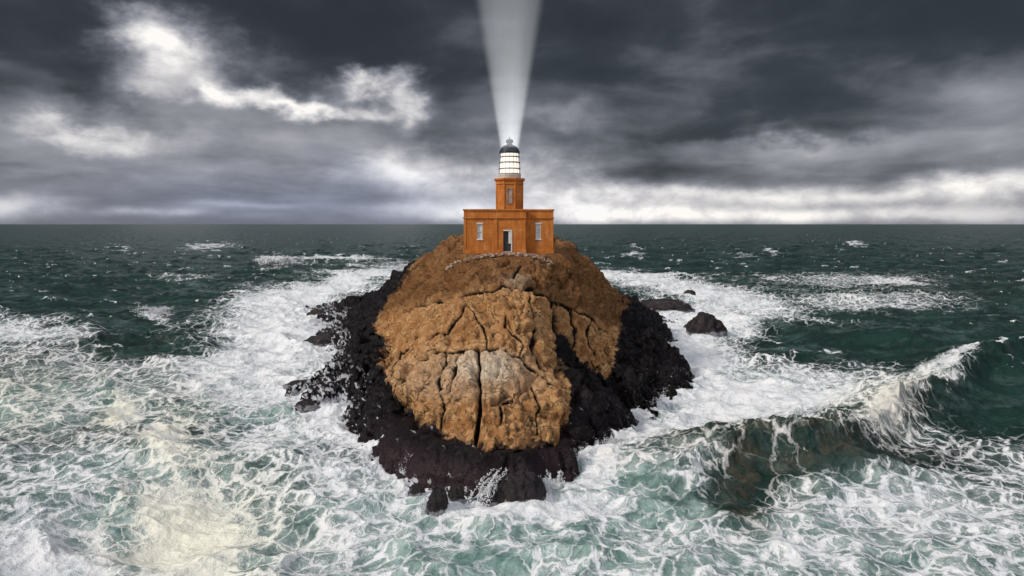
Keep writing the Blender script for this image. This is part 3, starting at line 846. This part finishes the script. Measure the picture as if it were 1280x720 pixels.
def window(x0, x1, z0, z1, y):
    w = MB()
    t = 0.09
    w.box(x0 - 0.10, x1 + 0.10, y - 0.05, y - 0.003, z1 + 0.003, z1 + 0.16, 0.01)
    w.box(x0 - 0.10, x1 + 0.10, y - 0.10, y - 0.003, z0 - 0.13, z0 - 0.003, 0.01)
    w.box(x0 + .002, x0 + t, y + 0.04, y + 0.14, z0 + .002, z1 - .002); w.box(x1 - t, x1 - .002, y + 0.04, y + 0.14, z0 + .002, z1 - .002)
    w.box(x0 + t + .002, x1 - t - .002, y + 0.04, y + 0.14, z0 + .002, z0 + t); w.box(x0 + t + .002, x1 - t - .002, y + 0.04, y + 0.14, z1 - t, z1 - .002)
    w.box(x0 + t + .002, x1 - t - .002, y + 0.05, y + 0.12, (z0 + z1) / 2 - 0.03, (z0 + z1) / 2 + 0.03)
    f = w.build('window', m_white, lh)
    g = MB(); g.box(x0 + t + .004, x1 - t - .004, y + 0.145, y + 0.16, z0 + t, z1 - t)
    g.build('pane', m_pane, f)
window(wl[0], wl[1], 1.75, 3.62, 0.0)
window(wr[0], wr[1], 1.75, 3.62, 0.85)
# doorway: white surround, near-black leaf whose colour stands in for the dark opening
mb = MB()
mb.box(dr[1] + 0.003, dr[1] + 0.15, -0.06, -0.003, 0.25, 2.90, 0.01)
mb.box(dr[0] + 0.003, dr[1] - 0.003, -0.06, -0.003, 2.75, 2.90, 0.01)
mb.box(dr[1] - 0.30, dr[1] - 0.003, 0.02, 0.10, 1.2, 2.74, 0.01)
fr = mb.build('door_frame', m_white, lh)
mb = MB(); mb.box(dr[0] + 0.004, dr[1] - 0.004, 0.24, 0.30, 0.26, 2.74)
for z0, z1 in ((0.4, 1.2), (1.35, 2.1), (2.25, 2.62)):
    mb.box(dr[0] + 0.14, -0.36, 0.215, 0.238, z0, z1, 0.01); mb.box(-0.26, dr[1] - 0.14, 0.215, 0.238, z0, z1, 0.01)
do = mb.build('door', m_dark, lh)
mb = MB(); mb.box(-0.34, -0.29, 0.16, 0.236, 1.25, 1.33, 0.01); mb.build('handle', m_white, do)
mb = MB(); mb.box(dr[0] - 0.3, dr[1] + 0.3, -0.75, -0.16, -0.05, 0.10, 0.02); mb.box(dr[0] - 0.16, dr[1] + 0.16, -0.45, -0.005, 0.103, 0.245, 0.02)
mb.build('doorstep', m_stone, lh)

# tower
TY = 3.2; TR = 1.66
mb = MB()
zt0, zt1 = TOP - 0.34, 9.25
c8 = TR / math.cos(pi / 8)
mb.lathe([(c8, zt0), (c8, zt1)], 8, 0, TY, pi / 8)
for i in range(8):
    a = pi / 8 + i * pi / 4
    mb.lathe([(0.16, zt0), (0.16, zt1)], 6, (c8 - 0.06) * math.cos(a), TY + (c8 - 0.06) * math.sin(a), a)
mb.build('tower', m_wall, lh)
mb = MB()
mb.lathe([(c8 + 0.02, 8.62), (c8 + 0.14, 8.66), (c8 + 0.14, 8.76), (c8 + 0.02, 8.80)], 8, 0, TY, pi / 8)
mb.lathe([(c8 + 0.06, 9.0), (c8 + 0.30, 9.16), (c8 + 0.34, 9.30), (c8 + 0.30, 9.38), (0.5, 9.40)], 8, 0, TY, pi / 8)
mb.build('tower_cornice', m_wall, lh)
# tower window (front face) and its neighbours on the slanted faces
def tower_window(a):
    w = MB()
    for bx in ((-0.36, -0.22, 6.3, 8.1), (0.22, 0.36, 6.3, 8.1), (-0.22, 0.22, 8.0, 8.14), (-0.42, 0.42, 6.16, 6.29)):
        w.box(bx[0], bx[1], -TR - 0.10, -TR - 0.01, bx[2], bx[3], 0.01)
    f = w.build('window', m_stone, lh); f.location = (0, TY, 0); f.rotation_euler.z = a
    g = MB(); g.box(-0.215, 0.215, -TR - 0.03, -TR - 0.005, 6.3, 7.99)
    g.build('pane', m_stone if a == 0.0 else m_pane, f)
    return f
for a in (0.0, pi / 2, -pi / 2, pi): tower_window(a)
# lantern
mb = MB(); mb.lathe([(1.42, 9.402), (1.45, 9.45), (1.45, 9.78), (1.50, 9.82), (1.50, 9.90), (0.9, 9.92)], 32, 0, TY)
mb.build('lantern_base', m_white, lh, True)
lens = MB()
pr = []
zz0, zz1 = 9.93, 12.60; nn = 26
for i in range(nn):
    z = zz0 + (zz1 - zz0) * i / nn; h_ = (zz1 - zz0) / nn
    r0 = 1.26 - 0.17 * i / nn
    pr += [(r0 - 0.10, z), (r0, z + h_ * 0.25), (r0, z + h_ * 0.75), (r0 - 0.10, z + h_ * 0.98)]
lens.lathe(pr, 32, 0, TY)
lens.build('lamp', m_lens, lh)
g = MB(); g.lathe([(1.36, 9.93), (1.30, 11.2), (1.20, 12.62)], 32, 0, TY, cap=False); g.build('lantern_glazing', m_glass, lh)
mb = MB()
for z, r in ((9.96, 1.37), (10.62, 1.345), (11.40, 1.30), (12.10, 1.245), (12.60, 1.215)):
    mb.lathe([(r - 0.05, z - 0.07), (r + 0.05, z - 0.07), (r + 0.05, z + 0.07), (r - 0.05, z + 0.07), (r - 0.05, z - 0.07)], 32, 0, TY, cap=False)
for i in range(16):
    a = 2 * pi * i / 16; ca, sa = math.cos(a), math.sin(a)
    q = [mb.bm.verts.new(v) for v in []]
    def bar(p0, p1, w):
        d_ = (Vector(p1) - Vector(p0)).normalized(); u = Vector((-sa, ca, 0)) * w; v = d_.cross(u).normalized() * w
        vs = [mb.bm.verts.new(Vector(p) + s1 * u + s2 * v) for p in (p0, p1) for s1, s2 in ((-1, -1), (1, -1), (1, 1), (-1, 1))]
        for f in ((0,1,2,3),(7,6,5,4),(0,4,5,1),(1,5,6,2),(2,6,7,3),(3,7,4,0)): mb.bm.faces.new([vs[i2] for i2 in f])
    bar((1.40 * ca, TY + 1.40 * sa, 9.93), (1.24 * ca, TY + 1.24 * sa, 12.62), 0.014)
mb.build('lantern_frame', m_rail, lh)
mb = MB(); mb.lathe([(1.22, 12.63), (1.34, 12.64), (1.34, 12.76), (1.24, 12.84), (1.16, 13.12), (0.98, 13.38), (0.70, 13.56), (0.44, 13.64), (0.0001, 13.66)], 32, 0, TY)
dm = mb.build('lantern_dome', m_iron, lh, True)
mb = MB(); mb.lathe([(0.40, 13.60), (0.36, 13.78), (0.30, 13.84), (0.46, 13.92), (0.50, 14.10), (0.44, 14.26), (0.30, 14.36), (0.10, 14.42), (0.04, 14.66), (0.0001, 14.68)], 20, 0, TY)
mb.build('ventilator', m_iron, dm, True)

# beam: self-glowing volume in place of lamp-lit mist, widening above the lantern
m_beam = bpy.data.materials.new('glowing_beam_air'); m_beam.use_nodes = True; E.nt = m_beam.node_tree; E.nt.nodes.clear()
oc = texco('Object'); ox, oy, oz = sep(oc)
out = E.nt.nodes.new('ShaderNodeOutputMaterial'); em = E.nt.nodes.new('ShaderNodeEmission')
rad = oz * 0.187 + 1.24
rr = E.m('SQRT', ox * ox + oy * oy) / rad
fall = ramp(rr, 0.72, 1.0, 1.0, 0.0)
st_ = 0.48 / E.m('POWER', rad, 2.2) * fall * ramp(rr + oz * 0.45, 0.35, 0.9) * (0.55 + 0.9 * noise(comb(ox / rad, oy / rad, oz * 0.03), 2.5, 4, 0.6)) * (0.8 + 0.4 * noise(oc, 0.35, 3, 0.5))
em.inputs[0].default_value = (0.93, 0.96, 0.97, 1)
setin(em, 1, st_)
E.nt.links.new(em.outputs[0], out.inputs['Volume'])
mb = MB(); HB = 60.0
mb.lathe([(1.24, 0.0), (1.24 + 0.187 * HB, HB)], 48)
beam = mb.build('light_beam', m_beam, None, True)
beam.location = (LX, LY + TY, LZ + 12.85)
beam['label'] = 'pale widening beam of light rising from the lighthouse lantern into the clouds'; beam['category'] = 'light beam'; beam['kind'] = 'thing'

# ------------------------------------------------------------------ rubble wall at the plateau's edge
def surf(px, py, y0=44.0, y1=178.0):
    ys_ = np.arange(y0, y1, 0.05)
    dx, dy, dz = ray(px, py)
    xs_ = ys_ * dx / dy; zs_ = CH + ys_ * dz / dy
    hh_ = Hs(xs_, ys_)
    i = np.argmax(zs_ < hh_)
    return xs_[i], ys_[i], hh_[i]
def stone(bm, p, r, flat=0.75, sub=1):
    g = bmesh.ops.create_icosphere(bm, subdivisions=sub, radius=1.0)
    ph = random.random() * 50
    ang_ = random.random() * 6.28; c_, s_ = math.cos(ang_), math.sin(ang_)
    sxx, syy = random.uniform(.8, 1.35), random.uniform(.7, 1.1)
    for v in g['verts']:
        k_ = 1 + 0.28 * math.sin(v.co.x * 5 + ph) * math.cos(v.co.y * 4 + ph * 2) + random.uniform(-.1, .1)
        q = Vector((v.co.x * sxx, v.co.y * syy, v.co.z * flat)) * (r * k_)
        v.co = Vector((q.x * c_ - q.y * s_, q.x * s_ + q.y * c_, q.z)) + Vector(p)
line = [(562,336),(574,329),(590,323.5),(612,320),(640,318.5),(664,320),(679,325),(690,333)]
mb = MB(); acc = []
for (a, b_), (c, d_) in zip(line[:-1], line[1:]):
    for t in np.linspace(0, 1, 7)[:-1]: acc.append((a + (c - a) * t, b_ + (d_ - b_) * t))
for (a, b_) in acc:
    x, y, z = surf(a, b_)
    for q in range(9):
        stone(mb.bm, (x + random.uniform(-.45, .45), y + random.uniform(-.7, .7), z + random.uniform(-0.05, .22)), random.uniform(.08, .22))
rw = mb.build('rubble_wall', m_stone, None, False)
rw['label'] = 'low crumbling wall of pale rubble stones curving along the rock edge before the lighthouse'; rw['category'] = 'wall'; rw['kind'] = 'thing'

# ------------------------------------------------------------------ sea rocks
m_sr, b, _ = new_mat('wet_black_rock')
oc = texco('Object'); ox, oy, oz = sep(oc)
n1 = noise(oc, 0.9, 8, 0.65); n2 = noise(oc, 4.0, 7, 0.65)
cc = mix(ramp(n1, 0.35, 0.7), C(0.006, 0.005, 0.006), C(0.030, 0.016, 0.018))
cc = mix(ramp(n2, 0.6, 0.75) * 0.4, cc, C(0.09, 0.06, 0.055))
ww = clamp(ramp(noise(comb(ox, oy, oz * 1.5), 1.0, 7, 0.65) + ramp(oz, 0.9, 0.1) * 0.25, 0.62, 0.72))
cc = mix(ww * 0.35, cc, C(0.62, 0.63, 0.68))
setin(b, 'Base Color', cc); b.inputs['Roughness'].default_value = 0.45; b.inputs['Specular IOR Level'].default_value = 0.35
setin(b, 'Normal', bump(n2 * 0.6 + n1, 0.9, 0.3))

def sea_rock(px, py, w_px, h_px, label, group=None, elong=0.7, seed=0, rot=0.0, sharp=0.35):
    x, y, _z = G(px, py)
    depth = y * ct + CH * st
    w = w_px / F * depth / 2; h = h_px / F * depth
    g = bmesh.new(); bmesh.ops.create_icosphere(g, subdivisions=5, radius=1.0)
    co = np.array([v.co[:] for v in g.verts])
    s = seed * 13.7
    n = fbm(co[:, 0] * 1.2 + s, co[:, 1] * 1.2, co[:, 2] * 1.2, 5, 0.55)
    r_ = fbm(co[:, 0] * 2 + s, co[:, 1] * 2 - s, co[:, 2] * 2, 5, 0.6, ridged=True)
    k_ = 1 + sharp * n + sharp * 0.7 * (r_ - 0.2)
    co = co * k_[:, None]
    c_, s_ = math.cos(rot), math.sin(rot)
    qx_ = co[:, 0] * w; qy_ = co[:, 1] * w * elong
    me = bpy.data.meshes.new('sea_rock')
    for v, a, b2, c2 in zip(g.verts, qx_ * c_ - qy_ * s_, qx_ * s_ + qy_ * c_, co[:, 2] * h): v.co = (a, b2, c2)
    g.to_mesh(me); g.free()
    for p in me.polygons: p.use_smooth = True
    o = link('sea_rock', me, m_sr); o.location = (x, y, 0.0)
    o['label'] = label; o['category'] = 'rock'
    if group: o['group'] = group
    return o
GR = 'black rocks standing in the foam round the islet'
for args in [
    (882, 416, 46, 21, 'rounded reddish black boulder standing alone in the white foam right of the islet', GR, 0.8, 1),
    (862, 371, 15, 8, 'tiny dark rock farthest out in the foam beyond the big boulder', GR, 0.8, 2),
    (832, 388, 66, 13, 'long low dark reef between the islet and the reddish boulder', GR, 0.45, 3, -0.5),
    (862, 411, 16, 6, 'small flat black rock just left of the reddish boulder', GR, 0.8, 11),
    (548, 641, 26, 30, 'round black rock wrapped in curling foam before the islet toe', GR, 0.9, 4),
    (521, 620, 20, 14, 'small black rock in the foam at the left end of the islet toe', GR, 0.9, 5),
    (570, 628, 22, 22, 'narrow dark rock right of the foam wrapped one at the islet toe', GR, 0.8, 6),
    (650, 628, 58, 38, 'blocky black rock at the front of the islet with splashes on both sides', GR, 0.7, 7),
    (612, 632, 22, 16, 'half drowned grey black rock under the leaning splash of foam', GR, 0.9, 12),
    (408, 395, 44, 9, 'flat black skerry at the far left of the islet near the open sea', GR, 0.5, 8, 0.3),
    (414, 430, 60, 14, 'long black skerry reaching left into the white surf at mid islet', GR, 0.45, 9, 0.3),
    (384, 484, 50, 9, 'low thin black skerry left of the streaked black shelf', GR, 0.4, 10, 0.1),
    (386, 510, 30, 10, 'small black rock at the left tip of the black shelf', GR, 0.7, 13),
    (846, 474, 26, 16, 'jagged black rock at the right tip of the islet shelf', GR, 0.7, 14),
    (806, 492, 40, 18, 'broken black ledge rock in the foam under the right shelf', GR, 0.6, 15, -0.4),
]:
    sea_rock(*args)

# ------------------------------------------------------------------ spray: droplets and torn foam thrown up where waves break
m_spray, b, _ = new_mat('white_spray')
b.inputs['Base Color'].default_value = (0.80, 0.81, 0.84, 1); b.inputs['Roughness'].default_value = 0.6
b.inputs['Specular IOR Level'].default_value = 0.2
oct_ = np.array([(1,0,0),(-1,0,0),(0,1,0),(0,-1,0),(0,0,1),(0,0,-1)], float)
of_ = np.array([(0,2,4),(2,1,4),(1,3,4),(3,0,4),(2,0,5),(1,2,5),(3,1,5),(0,3,5)])
dp, dr_ = [], []
def jets(px0, py0, px1, py1, n, height, spread, rmin=0.015, rmax=0.05, z0=0.2, lean=(0, 0), clump=26):
    for i in range(n // clump):
        t = rng.random()
        x, y, _z = G(px0 + (px1 - px0) * t, py0 + (py1 - py0) * t)
        hh_ = height * rng.random() ** 1.8
        vx_, vy_ = rng.normal(size=2) * spread
        for j in range(clump):
            u = rng.random()
            zz_ = z0 + hh_ * (1 - (1 - u) ** 2) 
            dp.append((x + vx_ * u + lean[0] * u * hh_ + rng.normal() * 0.09, y + vy_ * u + lean[1] * u * hh_ + rng.normal() * 0.09, zz_ + rng.normal() * 0.06))
            dr_.append(rng.uniform(rmin, rmax) * (1.25 - 0.7 * u))
jets(505, 592, 720, 592, 9000, 1.5, 0.35)
jets(720, 590, 780, 552, 3500, 1.7, 0.35)
jets(440, 520, 505, 596, 3500, 0.9, 0.35)
jets(780, 540, 850, 482, 2500, 1.2, 0.35)
jets(375, 508, 440, 512, 2000, 0.8, 0.35)
jets(1120, 505, 1200, 455, 4000, 0.9, 0.4, z0=2.1)
jets(900, 560, 1120, 520, 4000, 0.6, 0.4, z0=1.9)
def puff(px, py, z, sxz, n, r0, r1):
    x, y, _z = G(px, py)
    for q in range(max(1, n // 60)):
        c_ = rng.normal(size=3) * (sxz[0] * .6, sxz[0] * .5, sxz[1] * .55); s_ = rng.uniform(.25, .6)
        for j in range(60):
            o_ = rng.normal(size=3) * (sxz[0], sxz[0], sxz[1]) * s_ * .5
            dp.append((x + c_[0] + o_[0], y + c_[1] + o_[1], max(z + c_[2] + o_[2], 0.1))); dr_.append(rng.uniform(r0, r1))
puff(345, 333, 2.2, (4.6, 1.9), 9000, 0.14, 0.42)
puff(362, 333, 1.2, (4.0, 1.0), 1500, 0.08, 0.25)
puff(196, 396, 1.4, (2.6, 1.0), 1500, 0.04, 0.12)
puff(258, 309, 1.5, (8.0, 1.0), 900, 0.15, 0.4)
jets(378, 327, 480, 327, 1500, 1.0, 0.8, 0.06, 0.2, z0=1.5)
jets(390, 400, 440, 440, 2000, 0.8, 0.4, 0.02, 0.07)
jets(130, 520, 240, 570, 2500, 0.5, 0.4, z0=0.8)
# leaning torn sheets of water
def sheet(p0, p1, h, w, n=2600):
    x0, y0, _ = G(*p0)
    x1, y1, z1 = P(p1[0], p1[1], y0 + 0.8)
    for k_ in range(max(3, n // 330)):
        o0 = rng.uniform(-1, 1); o1 = o0 * 0.25 + rng.normal() * 0.15; ln = rng.uniform(0.45, 1.0); bow = rng.uniform(-.35, .15); th_ = rng.uniform(.5, 1.2)
        for i in range(150):
            a = rng.random() * ln
            off = (o0 + (o1 - o0) * a) * w
            sc = 0.03 + 0.10 * (1 - a)
            wob = perlin(a * 5.0, k_ * 3.3, 0.5) * 0.15
            dp.append((x0 + (x1 - x0) * a + off + bow * math.sin(a * pi) + wob + rng.normal() * sc * 0.6, y0 + (y1 - y0) * a + rng.normal() * 0.12,
                       0.1 + (z1 - 0.1) * (1 - (1 - a) ** 1.5) + rng.normal() * sc * 0.7))
            dr_.append(rng.uniform(0.010, 0.055) * (1.2 - 0.6 * a) * th_)
sheet((592, 636), (632, 582), 1, 0.95)
sheet((600, 628), (622, 592), 1, 0.5, 1200)
sheet((684, 626), (672, 588), 1, 0.45, 1500)
sheet((690, 620), (684, 586), 1, 0.3, 700)
sheet((706, 612), (700, 588), 1, 0.35, 900)
sheet((560, 640), (556, 608), 1, 0.35, 900)
sheet((528, 640), (540, 610), 1, 0.35, 900)
dp = np.array(dp); dr_ = np.array(dr_)
nD = len(dp)
rv = rng.normal(size=(nD, 6, 1)) * 0.25 + 1
VV = dp[:, None, :] + oct_[None] * dr_[:, None, None] * rv
FF = (of_[None] + (np.arange(nD) * 6)[:, None, None]).reshape(-1, 3)
me = bpy.data.meshes.new('sea_spray')
me.vertices.add(nD * 6); me.vertices.foreach_set('co', VV.astype(np.float32).ravel())
me.loops.add(FF.size); me.loops.foreach_set('vertex_index', FF.astype(np.int32).ravel())
me.polygons.add(len(FF)); me.polygons.foreach_set('loop_start', (np.arange(len(FF)) * 3).astype(np.int32))
me.update(calc_edges=True); me.polygons.foreach_set('use_smooth', np.ones(len(FF), bool)); me.validate()
sp = link('sea_spray', me, m_spray, kind='stuff')
sp['label'] = 'white spray and torn foam thrown up where the waves break'

# ------------------------------------------------------------------ render settings
S.view_settings.view_transform = 'Standard'
S.view_settings.look = 'None'
S.view_settings.exposure = 0.6
S.view_settings.gamma = 1
S.cycles.max_bounces = 5
S.cycles.diffuse_bounces = 2
S.cycles.glossy_bounces = 2
S.cycles.volume_step_rate = 1.0
